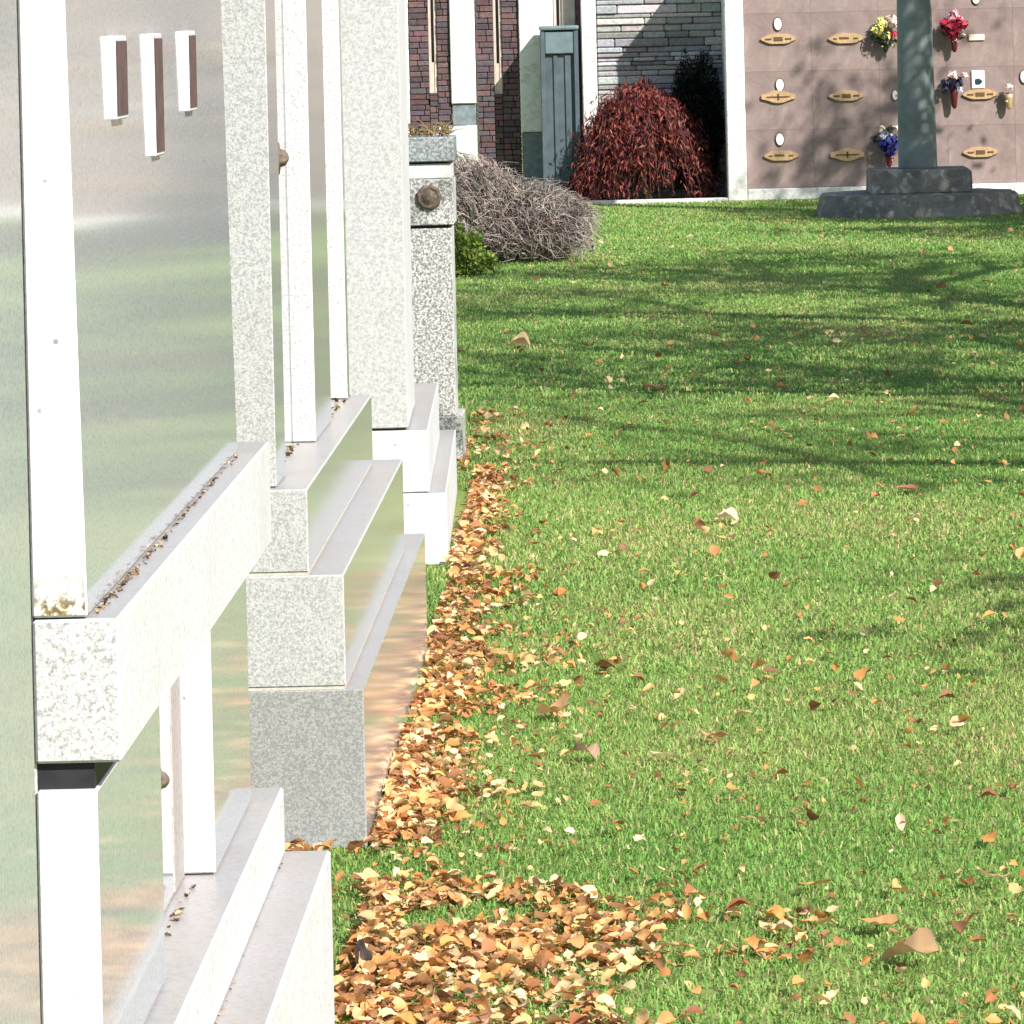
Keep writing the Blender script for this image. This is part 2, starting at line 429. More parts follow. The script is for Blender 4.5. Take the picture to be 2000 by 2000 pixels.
slab('joint', p4, (xr - .33, xr - .01, Y4 + .015, Y4 + .33, zy(840, 320, Y4), zy(840, 316, Y4)), M_GAP, 0, b0)
slab('cap', p4, (xr - .38, xr + .02, Y4 - .03, Y4 + .38, zy(840, 316, Y4), zy(840, 268, Y4)), {'': M_SALT_BLUE}, .005, b0)
mp = at(838, 385, Y4 - .016) - b0
bm = bmesh.new()
mt = Matrix.Translation(mp) @ Matrix.Rotation(math.pi / 2, 4, 'X')
lathe(bm, [(.056, 0), (.058, .012), (.046, .022), (.040, .014), (.030, .024), (.012, .034)], 26, 0, mt, lambda t: 1 + .06 * math.cos(9 * t))
obj('medallion', bm, M_BRONZE, p4)
# dried plants lying on the cap


def colored_mesh(name, verts, faces, cols, mat, parent=None, smooth=False):
    """verts (n,3), faces list/array of equal-length index rows, cols per-vertex rgb"""
    me = bpy.data.meshes.new(name)
    verts = np.asarray(verts, dtype=np.float32); faces = np.asarray(faces, dtype=np.int32)
    k = faces.shape[1]
    me.vertices.add(len(verts)); me.vertices.foreach_set('co', verts.ravel())
    me.loops.add(faces.size); me.loops.foreach_set('vertex_index', faces.ravel())
    me.polygons.add(len(faces)); me.polygons.foreach_set('loop_start', np.arange(0, faces.size, k, dtype=np.int32))
    if smooth: me.polygons.foreach_set('use_smooth', np.ones(len(faces), dtype=bool))
    a = me.attributes.new('col', 'FLOAT_COLOR', 'POINT')
    c = np.ones((len(verts), 4), dtype=np.float32); c[:, :3] = cols
    a.data.foreach_set('color', c.ravel())
    me.materials.append(mat); me.update(calc_edges=True)
    o = bpy.data.objects.new(name, me); C.objects.link(o)
    if parent: o.parent = parent
    return o


def twig_mass(name, parent, twigs, mat):
    """twigs: list of (points, r0, r1, colour); three-sided tubes in one mesh"""
    V, Fc, K = [], [], []
    for pts, r0, r1, col in twigs:
        b = len(V); n = len(pts)
        for i, p in enumerate(pts):
            d = (pts[min(i + 1, n - 1)] - pts[max(i - 1, 0)]).normalized()
            a = d.cross(Vector((0, 0, 1)) if abs(d.z) < .9 else Vector((1, 0, 0))).normalized(); c = d.cross(a)
            r = r0 + (r1 - r0) * i / (n - 1)
            for t in (0, 2.094, 4.189):
                V.append(p + (a * math.cos(t) + c * math.sin(t)) * r); K.append(col)
        for i in range(n - 1):
            for k in range(3):
                k2 = (k + 1) % 3
                Fc.append((b + i * 3 + k, b + i * 3 + k2, b + (i + 1) * 3 + k2, b + (i + 1) * 3 + k))
    return colored_mesh(name, [tuple(v) for v in V], Fc, K, mat, parent)


def shade(c, r, v=.3):
    k = 1 + r.uniform(-v, v); return tuple(max(.002, min(1, x * k * (1 + r.uniform(-.08, .08)))) for x in c)


r_ = random.Random(8); tw = []
capz = zy(840, 268, Y4)
for i in range(170):
    p = Vector((r_.uniform(xr - .36, xr + .0), r_.uniform(Y4, Y4 + .3), capz + r_.uniform(0, .02))) - b0
    h = r_.uniform(.02, .11) * (1.4 if p.x < -.12 else .6); dx = r_.gauss(0, .05)
    pts = [p, p + Vector((dx * .4, r_.gauss(0, .01), h * .7)), p + Vector((dx, r_.gauss(0, .02), h * r_.uniform(.5, 1.2)))]
    tw.append((pts, .004, .0015, shade((.20, .145, .075), r_, .5)))
o = twig_mass('dried_plant', p4, tw, M_TWIG)
o.parent = None; o.location = b0; tag(o, 'dried tan plant stems lying on the cap of the slender pedestal', 'dried plants')

# pale low block monument further back
b0 = at(908, 300, 41.0); b0.z = 0
lo = at(888, 298, 41.0); hi = at(929, 246, 41.0)
lm = empty('low_monument', b0, 'low pale granite block behind the dry shrub, left of the brick pier', 'monument')
slab('block', lm, (lo.x - .2, hi.x, 41.0, 41.4, .35, hi.z), {'': M_PILASTER}, .01, b0)
slab('foot', lm, (lo.x - .25, hi.x + .03, 40.95, 41.45, 0, .35), {'': M_SALT_BLUE}, .01, b0)

# ------------------------------------------------------------------ chapel facade and crypt building
YW = 50.2           # crypt fronts
YR = YW + 1.43      # recessed stone wall
XL = at(1418, 200, YW).x; XP = at(1456, 200, YW).x
CW, CH = .752, .651


def stone_courses(bm_boxes, x0, x1, yf, z0, z1, depth, hmin, hmax, lmin, lmax, jit, cols, r):
    z = z0
    while z < z1 - .01:
        h = min(r.uniform(hmin, hmax), z1 - z)
        x = x0 - r.uniform(0, lmin)
        while x < x1:
            l = r.uniform(lmin, lmax); xa, xb = max(x, x0), min(x + l, x1)
            if xb - xa > .015:
                bm_boxes.append((xa + .003, xb - .003, yf - r.uniform(0, jit), yf + depth, z + .003, z + h - .003, shade(r.choice(cols), r, .25)))
            x += l
        z += h


def boxes_mesh(name, boxes, mat, parent, base, bevel=.005):
    bm = bmesh.new(); lay = bm.verts.layers.float_color.new('col')
    for (x0, x1, y0, y1, z0, z1, col) in boxes:
        bv = min(bevel, (z1 - z0) * .3, (x1 - x0) * .3)
        n0 = len(bm.verts); add_box(bm, x0, x1, y0, y1, z0, z1, bv)
        bm.verts.ensure_lookup_table()
        for v in bm.verts[n0:]: v[lay] = (*col, 1)
    bmesh.ops.translate(bm, verts=bm.verts, vec=-Vector(base))
    return obj(name, bm, mat, parent)


r_ = random.Random(21)
YF = YR + .18
b0 = Vector((-1, YF, 0))
ch = empty('chapel', b0, 'chapel front of dark brick piers and tall white panels with a stacked stone wall', 'building')
BR = [(.13, .085, .09), (.11, .08, .09), (.15, .09, .09), (.10, .085, .095)]


def pier(pa, pb, zb, zt, slitc, slit0, y=YF):
    xa, xb = at(pa, 150, y).x, at(pb, 150, y).x
    sx0, sx1 = at(slitc - 8, 100, y).x, at(slitc + 8, 100, y).x
    bs = []
    stone_courses(bs, xa, sx0, y, zb, zt, .4, .06, .075, .12, .24, .012, BR, r_)
    stone_courses(bs, sx1, xb, y, zb, zt, .4, .06, .075, .12, .24, .012, BR, r_)
    z_s = at(slitc, slit0, y).z
    stone_courses(bs, sx0, sx1, y, zb, z_s, .4, .06, .075, .12, .24, .012, BR, r_)
    p = boxes_mesh('brick_pier', bs, M_STONE, ch, b0, .006)
    slab('backing', p, (xa + .01, xb - .01, y + .13, y + .35, zb, zt - .05), M_GREYMORTAR, 0, b0)
    w = slab('window', p, (sx0, sx1, y + .08, y + .12, z_s, zt), M_WIN, .002, b0)
    slab('frame', w, (sx0, sx0 + .03, y + .02, y + .09, z_s, zt), M_TAN, .002, b0)
    slab('frame', w, (sx1 - .03, sx1, y + .02, y + .09, z_s, zt), M_TAN, .002, b0)
    zt2 = at(slitc, slit0 - 60, y).z
    slab('sill_panel', w, (sx0 + .0, sx1 - .0, y + .03, y + .085, z_s, zt2), M_TAN, .003, b0)


M_WIN = plain('dark stained glass', (.045, .035, .04), .15, 0, .4, 10, 0)
M_TAN = plain('tan stone trim', (.50, .42, .36), .8, 0, .15, 12, .1)
pier(800, 880, 0, 3.4, 845, 182)
pier(930, 1015, 0, 3.4, 972, 184)
pier(1083, 1100, 0, 3.4, 1091, 182)
for (pa, pb, bot, bb) in ((880, 930, 203, 240), (1015, 1083, 258, 330)):
    xa, xb = at(pa, 150, YF).x, at(pb, 150, YF).x
    slab('white_panel', ch, (xa + .004, xb - .004, YF - .05, YF + .3, at(pa, bot, YF).z, 3.4), {'': M_PLASTER}, .01, b0)
    slab('panel_base', ch, (xa + .01, xb - .01, YF - .02, YF + .3, 0, at(pa, bot, YF).z - .003), {'': M_PANELBASE}, .01, b0)
xa, xb = at(1100, 60, YF).x, at(1124, 60, YF).x
slab('cream_panel', ch, (xa, xb, YF - .02, YF + .3, 0, 3.4), {'': M_TAN}, .01, b0)
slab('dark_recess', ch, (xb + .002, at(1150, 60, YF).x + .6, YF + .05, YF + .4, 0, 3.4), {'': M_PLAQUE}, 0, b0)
slab('side_wall', ch, (-9, at(800, 150, YF).x - .004, YF, YF + .4, 0, 3.4), {'': M_PLASTER}, .01, b0)
# stacked-stone recess wall
xs0, xs1 = at(1167, 150, YR).x, XL + .3
bs = []
ST = [(.40, .385, .37), (.34, .335, .335), (.45, .43, .41), (.29, .29, .295), (.38, .37, .37), (.48, .46, .44)]
stone_courses(bs, xs0, xs1, YR, 0, 3.3, .35, .045, .12, .18, .75, .045, ST, r_)
boxes_mesh('stone_wall', bs, M_STONE, ch, b0, .012)
slab('backing', ch, (xs0, xs1, YR + .03, YR + .3, 0, 3.28), M_GREYMORTAR, 0, b0)
slab('pilaster', ch, (at(1137, 150, YR).x, xs0 - .003, YR - .10, YR + .5, 0, 3.35), {'': M_PILASTER}, .012, b0)
slab('roof', ch, (-9.2, xs1, YF + .42, YF + 4, 3.42, 3.7), {'': M_PANELBASE}, .02, b0)

# crypt building
XE = XP + 13 * CW
b0 = Vector((XL, YW, 0))
cb = empty('crypt_building', b0, 'long crypt building with pink marble fronts, bronze plates and a white corner pilaster', 'building')
Z0 = .139
slab('core', cb, (XL + .06, XE + .3, YW + .06, YW + 4.0, 0, 3.05), {'': M_PINK_JOINT}, 0, b0)
slab('corner_pilaster', cb, (XL, XP - .004, YW - .06, YW + 1.43, 0, 3.1), {'': M_PILASTER}, .012, b0)
slab('base_course', cb, (XP, XE + .3, YW - .05, YW + .3, 0, Z0 - .004), {'': M_PILASTER}, .01, b0)
slab('fascia', cb, (XP, XE + .3, YW - .05, YW + .4, Z0 + 4 * CH + .004, 3.1), {'': M_PILASTER}, .01, b0)
slab('roof', cb, (XL + .1, XE + .35, YW + .42, YW + 4.1, 3.06, 3.12), {'': M_PANELBASE}, .01, b0)


def outline_prism(pts, y0, y1, bevel=.003):
    """pts (x,z) outline -> solid between y0 and y1 (front y0)"""
    bm = bmesh.new()
    f = bm.faces.new([bm.verts.new((x, y1, z)) for x, z in pts])
    r = bmesh.ops.extrude_face_region(bm, geom=[f])
    for v in [g for g in r['geom'] if isinstance(g, bmesh.types.BMVert)]: v.co.y = y0
    bmesh.ops.recalc_face_normals(bm, faces=bm.faces)
    front = [e for e in bm.edges if all(abs(v.co.y - y0) < 1e-6 for v in e.verts)]
    if bevel: bmesh.ops.bevel(bm, geom=front, offset=bevel, segments=2, affect='EDGES')
    return bm


def plate_outline(w, h, style):
    pts = []
    for k in range(40):
        t = 2 * math.pi * k / 40; c, s = math.cos(t), math.sin(t)
        if style == 0: x, z = math.copysign(abs(c) ** .95, c), math.copysign(abs(s) ** 1.15, s) * (1 + .10 * math.cos(6 * t)) * (1 - .25 * abs(c))
        else: x, z = math.copysign(abs(c) ** .9, c) * (1 - .04 * math.cos(6 * t)), math.copysign(abs(s) ** 1.2, s) * (1 + .16 * math.cos(4 * t))
        pts.append((x * w / 2, z * h / 2))
    return pts[::-1]


def name_plate(parent, cx, cz, w, h, style, marks):
    bm = outline_prism(plate_outline(w, h, style), -.028, 0)
    # raised rim lobes and centre
    p = obj('name_plate', bm, M_PLATE, parent); p.location = (cx, 0, cz)
    bm = bmesh.new()
    for (mx, mz, mw, mh) in marks: add_box(bm, mx - mw / 2, mx + mw / 2, -.036, -.027, mz - mh / 2, mz + mh / 2, .002)
    obj('relief', bm, M_PLATE_DK, p)
    return p


def medallion(parent, cx, cz, w=.085, h=.135):
    bm = outline_prism([(w / 2 * 1.25 * math.cos(-t), h / 2 * 1.2 * math.sin(-t)) for t in [2 * math.pi * k / 24 for k in range(24)]], -.014, 0)
    p = obj('photo_medallion', bm, M_PLATE_DK, parent); p.location = (cx, 0, cz)
    bm = outline_prism([(w / 2 * math.cos(-t), h / 2 * math.sin(-t)) for t in [2 * math.pi * k / 24 for k in range(24)]], -.024, -.012)
    obj('porcelain', bm, M_PORC, p)


MK = {0: [(-.11, 0, .07, .018), (0, 0, .10, .045), (.11, 0, .07, .018)],
      1: [(0, 0, .26, .014), (0, 0, .02, .07)],
      2: [(-.02, .006, .11, .022), (.11, 0, .05, .016), (-.12, 0, .04, .014)]}
cells = {}
for j in range(13):
    for i in range(4):
        cx, cz = XP + (j + .5) * CW, Z0 + (i + .5) * CH
        bm = bmesh.new(); add_box(bm, -CW / 2 + .0008, CW / 2 - .0008, 0, .0585, -CH / 2 + .0008, CH / 2 - .0008, .0006)
        cf = obj('crypt_front', bm, M_PINK, cb); cf.location = Vector((cx, YW, cz)) - b0
        cells[(j, i)] = cf


def local(j, i, px, py):
    p = at(px, py, YW); return p.x - (XP + (j + .5) * CW), p.z - (Z0 + (i + .5) * CH)


PL = [(0, 2, 1520, 76, 0, 1), (0, 1, 1520, 189, 1, 1), (0, 0, 1526, 304, 2, 1), (1, 2, 1652, 75, 2, 0), (1, 1, 1653, 187, 0, 0), (1, 0, 1655, 302, 1, 0),
      (3, 1, 1914, 184, 0, 0), (3, 0, 1915, 297, 0, 0), (2, 1, 1783, 186, 0, 0), (2, 2, 1783, 74, 2, 0)]
MED = {(0, 2): (1519, 47), (0, 1): (1523, 166), (0, 0): (1523, 272), (2, 1): (1748, 186), (3, 3): (1906, -4), (4, 1): (2000, 150)}
for j, i, px, py, mk, md in PL:
    x, z = local(j, i, px, py); name_plate(cells[(j, i)], x, z, .40, .125, mk % 2, MK[mk])
for (j, i), (px, py) in MED.items():
    x, z = local(j, i, px, py); medallion(cells[(j, i)], x, z, .06 if j == 2 else .085, .11 if j == 2 else .135)
x, z = local(3, 2, 1907, 73); bm = bmesh.new(); add_box(bm, -.088, .088, -.02, 0, -.034, .034, .004)
o = obj('name_plate', bm, M_CREAM, cells[(3, 2)]); o.location = (x, 0, z)
x, z = local(3, 1, 1910, 155); bm = bmesh.new(); add_box(bm, -.072, .072, -.02, 0, -.10, .10, .004)
ph = obj('photo_plaque', bm, M_PORC, cells[(3, 1)]); ph.location = (x, 0, z)
bm = outline_prism([(.042 * math.cos(-t) * (1 + .15 * math.cos(3 * t)), .036 * math.sin(-t) - .025) for t in [2 * math.pi * k / 20 for k in range(20)]], -.024, -.019, .001)
obj('emblem', bm, plain('dark green enamel', (.015, .05, .045), .4, 0, .3, 30, 0), ph)
for j in range(4, 13):
    for i in range(4):
        if rnd.random() < .7: name_plate(cells[(j, i)], 0, .02, .40, .13, rnd.choice((0, 1)), MK[rnd.choice((0, 1, 2))])
        if rnd.random() < .4: medallion(cells[(j, i)], -.02, .19)


# bouquets hung on the crypt fronts
def bouquet(px, py, label, parts, vase_mat, seed, stem_py, lean=0):
    r = random.Random(seed)
    c = at(px, py, YW); c.y -= .09
    e = empty('flower_bouquet', c, label, 'flower bouquet', 'bouquets hung on the crypt fronts')
    sz = at(px, stem_py, YW).z - c.z
    bm = bmesh.new()
    lathe(bm, [(.012, sz), (.03, sz + .03), (.042, sz * .35), (.05, -.02)], 14, 0, Matrix.Shear('XZ', 4, (lean, 0)) if False else Matrix())
    obj('vase', bm, vase_mat, e)
    bm = bmesh.new(); add_box(bm, -.012, .012, .03, .088, sz * .5 - .01, sz * .5 + .01, .002); obj('bracket', bm, M_BRONZE, e)
    for name, mat, blobs in parts:
        for (bx, bz, rad, n) in blobs:
            bm = bmesh.new(); petals(bm, Vector((bx / 175, -r.uniform(0, .04), -bz / 175)), rad, n, r, 0, size=rad * .75)
            obj('flower_cluster' if name == 'flowers' else 'leaf_cluster' if name == 'leaves' else name, bm, mat, e)
    return e


bouquet(1728, 60, 'yellow and cream bouquet with dark leaves hung left of the grey column', [
    ('flowers', M_YEL, [(-15, -2, .07, 60), (-6, -16, .06, 50), (2, 10, .05, 40)]), ('flowers', M_ROSEW, [(16, -18, .075, 60)]), ('flowers', M_RED, [(16, 8, .05, 40)]),
    ('leaves', M_DKLEAF, [(-20, 12, .06, 40), (10, 25, .05, 30), (-8, 22, .05, 30)]), ('ribbon', M_CREAM, [(-2, 30, .03, 16), (8, 28, .035, 20)])], M_DKLEAF, 1, 102)
bouquet(1735, 275, 'dark blue and white bouquet hung low left of the grey column', [
    ('flowers', M_BLUE, [(-4, 10, .085, 70), (8, 4, .08, 60), (2, 22, .06, 40)]), ('flowers', M_PALEB, [(-12, -6, .05, 40), (0, -12, .045, 34)]), ('flowers', M_CREAM, [(-10, -22, .05, 36), (14, -24, .04, 30)]),
    ('leaves', M_DKLEAF, [(-22, -4, .05, 30), (4, -22, .05, 30)]), ('ribbon', M_PINKF, [(4, 36, .03, 20)])], M_DKRED, 2, 326)
bouquet(1862, 50, 'bright red bouquet with pink roses hung right of the grey column', [
    ('flowers', M_RED, [(-8, 2, .10, 90), (8, 0, .09, 80), (0, 16, .07, 50)]), ('flowers', M_PINKF, [(-2, -18, .06, 50), (12, -12, .045, 36), (4, -28, .03, 20)]),
    ('leaves', M_DKLEAF, [(-16, 10, .06, 36), (10, 22, .05, 30)]), ('ribbon', M_ROSEW, [(2, 30, .03, 18), (18, 18, .03, 16)])], M_DKRED, 3, 102)
bouquet(1862, 165, 'navy ribbon bouquet with pale flowers hung beside the white photo plaque', [
    ('flowers', M_NAVY, [(-14, 0, .06, 44), (2, -4, .07, 60), (-18, 10, .045, 30)]), ('flowers', M_ROSEW, [(-2, -18, .05, 40), (20, -14, .045, 40)]),
    ('flowers', M_PALEB, [(10, 10, .035, 24)])], M_DKRED, 4, 212)
bouquet(1969, 180, 'single blush rose in a thin holder at the right edge of the crypt wall', [
    ('flowers', M_ROSEW, [(1, -10, .045, 50)]), ('leaves', M_DKLEAF, [(-2, 4, .025, 14), (4, 18, .02, 10)]), ('ribbon', M_CREAM, [(-4, 18, .02, 10)])], M_PLATE, 6, 214)

# ------------------------------------------------------------------ grey column on two stone steps
YC = 45.9
xc = at(1792, 300, YC).x
b0 = Vector((xc, YC, 0))
col = empty('memorial_column', b0, 'tall blue grey column on two dark weathered stone steps in front of the pink crypts', 'column')


def prism(n, r0, r1, z0, z1, rot, jit=0, sub=1, r=None, sx=1, sy=1):
    bm = bmesh.new()
    lathe(bm, [(r0, z0), (r1, z1)], n, 0, Matrix.Rotation(rot, 4, 'Z'))
    for f in bm.faces: f.smooth = False
    bmesh.ops.bevel(bm, geom=bm.edges[:], offset=.018, segments=2, affect='EDGES')
    if jit:
        bmesh.ops.subdivide_edges(bm, edges=bm.edges[:], cuts=3, use_grid_fill=True)
        for v in bm.verts:
            v.co += Vector((noise.noise(v.co * 5) * jit, noise.noise(v.co * 5 + Vector((9, 0, 0))) * jit, noise.noise(v.co * 4 + Vector((0, 9, 0))) * jit * .6))
    for v in bm.verts: v.co.x *= sx; v.co.y *= sy
    return bm


obj('lower_step', prism(8, 1.12, 1.06, -.02, .225, math.pi / 8, .03), M_STEP, col)
obj('upper_step', prism(4, .73, .715, .225, .47, math.pi / 4, .02), M_STEP, col)
bm = bmesh.new(); lathe(bm, [(.204, .465), (.200, .49), (.188, 1.4), (.170, 2.6), (.150, 4.2)], 40); obj('shaft', bm, M_COL, col)
bm = bmesh.new(); add_box(bm, -.28, .28, -.28, .28, 4.2, 4.35, .02); obj('cap', bm, M_COL, col)

# ------------------------------------------------------------------ grey green pedestal cabinet
YB = 51.15
xa, xb = at(1057, 200, YB).x, at(1131, 200, YB).x; zt = at(1095, 50, YB).z
b0 = Vector(((xa + xb) / 2, YB, 0)); w = xb - xa
cab = empty('metal_cabinet', b0, 'tall grey green metal cabinet with a capped top, left of the red maple', 'cabinet')
bm = bmesh.new(); add_box(bm, -w / 2, w / 2, .05, .5, 0, zt - .05, .012)
obj('body', bm, M_CAB, cab)
bm = bmesh.new(); add_box(bm, -w / 2 - .0, -w / 2 + .055, -.01, .049, 0, zt - .06, .008); add_box(bm, w / 2 - .05, w / 2, -.01, .049, 0, zt - .06, .008)
obj('door_frame', bm, M_CAB, cab)
bm = bmesh.new(); add_box(bm, -w / 2 + .057, w / 2 - .052, .0, .049, zt - .32, zt - .07, .008); obj('header_panel', bm, M_CAB_LT, cab)
bm = bmesh.new(); add_box(bm, -.07, -.02, .03, .049, .1, zt - .33, .006); add_box(bm, .06, .13, .03, .049, .1, zt - .33, .006); obj('rib', bm, M_CAB, cab)
bm = bmesh.new(); add_box(bm, -w / 2 - .01, w / 2 + .012, -.03, .52, zt - .05, zt, .02, seg=2); obj('cap', bm, M_CAB_LT, cab)
# thin concrete kerb at the foot of the recess
kb = slab('kerb', None, (at(1145, 395, YW).x, XL - .004, YW - .12, YW + .05, -.02, .045), M_PILASTER, .008)
tag(kb, 'thin pale concrete kerb on the lawn before the shaded recess with the red maple', 'kerb')

# ------------------------------------------------------------------ shrubs
r_ = random.Random(31)


def leaf_cloud(name, parent, pts, size, cols, r, droop=0.0, mat=None, aspect=.45):
    V, Fc, K = [], [], []
    for p, d in pts:
        n = len(V); s = size * r.uniform(.6, 1.4)
        a = (Vector((r.gauss(0, 1), r.gauss(0, 1), r.gauss(0, .7) - droop)) + d * .8).normalized()
        b = a.cross(Vector((r.gauss(0, 1), r.gauss(0, 1), r.gauss(0, 1)))).normalized()
        c = a.cross(b)
        for q in (p - a * s * .5, p + b * s * aspect * .5 + c * s * .08, p + a * s * .5, p - b * s * aspect * .5 + c * s * .08): V.append(tuple(q))
        k = shade(r.choice(cols), r, .35); K += [k] * 4
        Fc.append((n, n + 1, n + 2, n + 3))
    return colored_mesh(name, V, Fc, K, mat or M_FOL, parent)


# dry ornamental shrub
YD = 38.6
c0 = at(1000, 505, YD); b0 = Vector((c0.x, YD, 0))
dry = empty('dry_shrub', b0, 'mound of dry grey brown twigs beside the dark speckled pedestal', 'shrub')
px_m = F / YD
prof = [(855, 300), (900, 295), (940, 305), (985, 320), (1020, 350), (1060, 350), (1100, 365), (1140, 385), (1165, 400)]


def top_h(x):   # height of the mound along its width (local x in m)
    px = 1000 + x * px_m
    if px < 850 or px > 1172: return .15
    for (a, ya), (b, yb) in zip(prof, prof[1:]):
        if px <= b: return max(.15, at(px, ya + (yb - ya) * max(0, px - a) / (b - a), YD).z)
    return max(.1, at(px, 402, YD).z * (1172 - px) / 10)


tw = []
for i in range(3600):
    x = r_.uniform(-.66, .70); yy = r_.gauss(0, .28)
    hh = top_h(x) * max(.35, 1 - (yy / .75) ** 2) * r_.uniform(.75, 1.04)
    if r_.random() < .5: hh *= r_.uniform(.25, 1)
    x0 = x * .55 + r_.gauss(0, .08); y0 = yy * .4
    p0 = Vector((x0, y0, hh * r_.uniform(.0, .6)))
    p3 = Vector((x, yy, hh)); ar = r_.uniform(.05, .25)
    p1 = p0.lerp(p3, .4) + Vector((r_.gauss(0, .04), r_.gauss(0, .04), ar * .5)); p2 = p0.lerp(p3, .8) + Vector((r_.gauss(0, .03), r_.gauss(0, .03), ar * .4))
    p4_ = p3 + Vector((r_.gauss(.02, .07), r_.gauss(0, .06), r_.uniform(-.12, .02)))
    p4_.z = max(.01, p4_.z)
    tw.append(([p0, p1, p2, p3, p4_], 0.0042, .0018, shade(r_.choice([(.27, .22, .195), (.36, .31, .27), (.19, .15, .135), (.44, .39, .34)]), r_, .4)))
twig_mass('twigs', dry, tw, M_TWIG)
pts = []
for i in range(1200):
    x = r_.uniform(-.65, .7); yy = r_.gauss(0, .25); hh = top_h(x) * max(.3, 1 - (yy / .75) ** 2)
    pts.append((Vector((x, yy, hh * r_.uniform(.2, .97))), Vector((0, -1, 0))))
leaf_cloud('withered_leaves', dry, pts, .05, [(.18, .13, .10), (.12, .085, .07), (.25, .19, .14)], r_, .5, M_TWIG)

# small green shrub in front
YG = 36.6; c0 = at(910, 515, YG); b0 = Vector((c0.x - .03, YG, 0))
gs = empty('green_shrub', b0, 'small green leafy shrub at the foot of the dry twig mound', 'shrub')
pts = []; tw = []
for i in range(3600):
    d = Vector((r_.gauss(0, 1), r_.gauss(0, 1), abs(r_.gauss(0, 1)))).normalized()
    rr = r_.uniform(.4, 1) ** .6
    k = .8 + .35 * noise.noise(d * 2.2)
    p = Vector((d.x * .30 * rr * k, d.y * .26 * rr * k, d.z * .44 * rr * k + .03))
    pts.append((p, d))
leaf_cloud('foliage', gs, pts, .045, [(.17, .30, .03), (.28, .38, .07), (.34, .38, .09), (.10, .18, .03)], r_)
for i in range(40):
    a = r_.uniform(0, 6.28); tw.append(([Vector((0, 0, 0)), Vector((math.cos(a) * .06, math.sin(a) * .06, .15)), Vector((math.cos(a) * .15, math.sin(a) * .15, .3))], .006, .002, (.1, .07, .04)))
twig_mass('stems', gs, tw, M_TWIG)

# red weeping maple in the recess corner
YM = 50.9
c0 = at(1262, 392, YM); b0 = Vector((c0.x, YM, 0))
mp_ = empty('red_maple', b0, 'weeping red leaf maple shrub against the shaded stacked stone wall', 'shrub')
pts = []; tw = []
for i in range(420):
    a = r_.uniform(0, 6.283); el = math.acos(r_.uniform(0, 1)); rr = r_.uniform(.78, 1.0) * (.92 + .22 * noise.noise(Vector((math.cos(a) * 1.6, math.sin(a) * 1.6, el * 1.3))))
    tip = Vector((math.sin(el) * math.cos(a) * .80 * rr - .02, math.sin(el) * math.sin(a) * .6 * rr, .36 + math.cos(el) ** .7 * 1.08 * rr * .95))
    p1 = Vector((tip.x * .35, tip.y * .35, .6 + tip.z * .5))
    end = tip + Vector((tip.x * .25, tip.y * .25, -r_.uniform(.2, .75)))
    end.z = max(.04, end.z)
    pth = [Vector((0, 0, .35)), p1, tip, end]
    tw.append((pth, .010, .003, shade((.09, .05, .045), r_, .3)))
    for k in range(46):
        t = r_.uniform(0, 1)
        p = (p1.lerp(tip, t * 2) if t < .5 else tip.lerp(end, t * 2 - 1)) if t > .25 else p1.lerp(tip, .5 + t)
        p = p + Vector((r_.gauss(0, .05), r_.gauss(0, .05), r_.gauss(0, .04)))
        pts.append((p, Vector((tip.x, tip.y, -.6)).normalized()))
leaf_cloud('foliage', mp_, pts, .075, [(.17, .028, .03), (.11, .018, .022), (.25, .055, .04), (.08, .015, .02), (.30, .10, .065)], r_, 1.2, None, .20)
twig_mass('branches', mp_, tw, M_TWIG)
bm = bmesh.new(); add_tube(bm, [Vector((.03, 0, 0)), Vector((-.03, 0, .2)), Vector((0, 0, .4)), Vector((.02, 0, .7))], [.05, .042, .035, .02], 8); obj('trunk', bm, M_BARK, mp_)

# near-black shrub filling the dark corner
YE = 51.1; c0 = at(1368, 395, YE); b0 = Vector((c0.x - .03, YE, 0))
ev = empty('dark_shrub', b0, 'near-black shrub filling the dark corner behind the red maple', 'shrub')
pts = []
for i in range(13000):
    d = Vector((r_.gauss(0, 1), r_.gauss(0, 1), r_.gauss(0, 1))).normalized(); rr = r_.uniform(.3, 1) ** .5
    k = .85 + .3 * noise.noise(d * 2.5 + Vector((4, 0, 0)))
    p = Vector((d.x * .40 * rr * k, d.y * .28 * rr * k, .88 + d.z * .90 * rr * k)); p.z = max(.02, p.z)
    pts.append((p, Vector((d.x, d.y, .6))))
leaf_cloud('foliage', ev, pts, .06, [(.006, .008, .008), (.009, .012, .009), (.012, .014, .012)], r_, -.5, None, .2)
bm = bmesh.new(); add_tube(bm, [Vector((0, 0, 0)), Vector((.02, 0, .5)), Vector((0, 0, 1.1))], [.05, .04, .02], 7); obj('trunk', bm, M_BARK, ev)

# ------------------------------------------------------------------ trees beside the lawn (out of the frame to the right; they shade it)


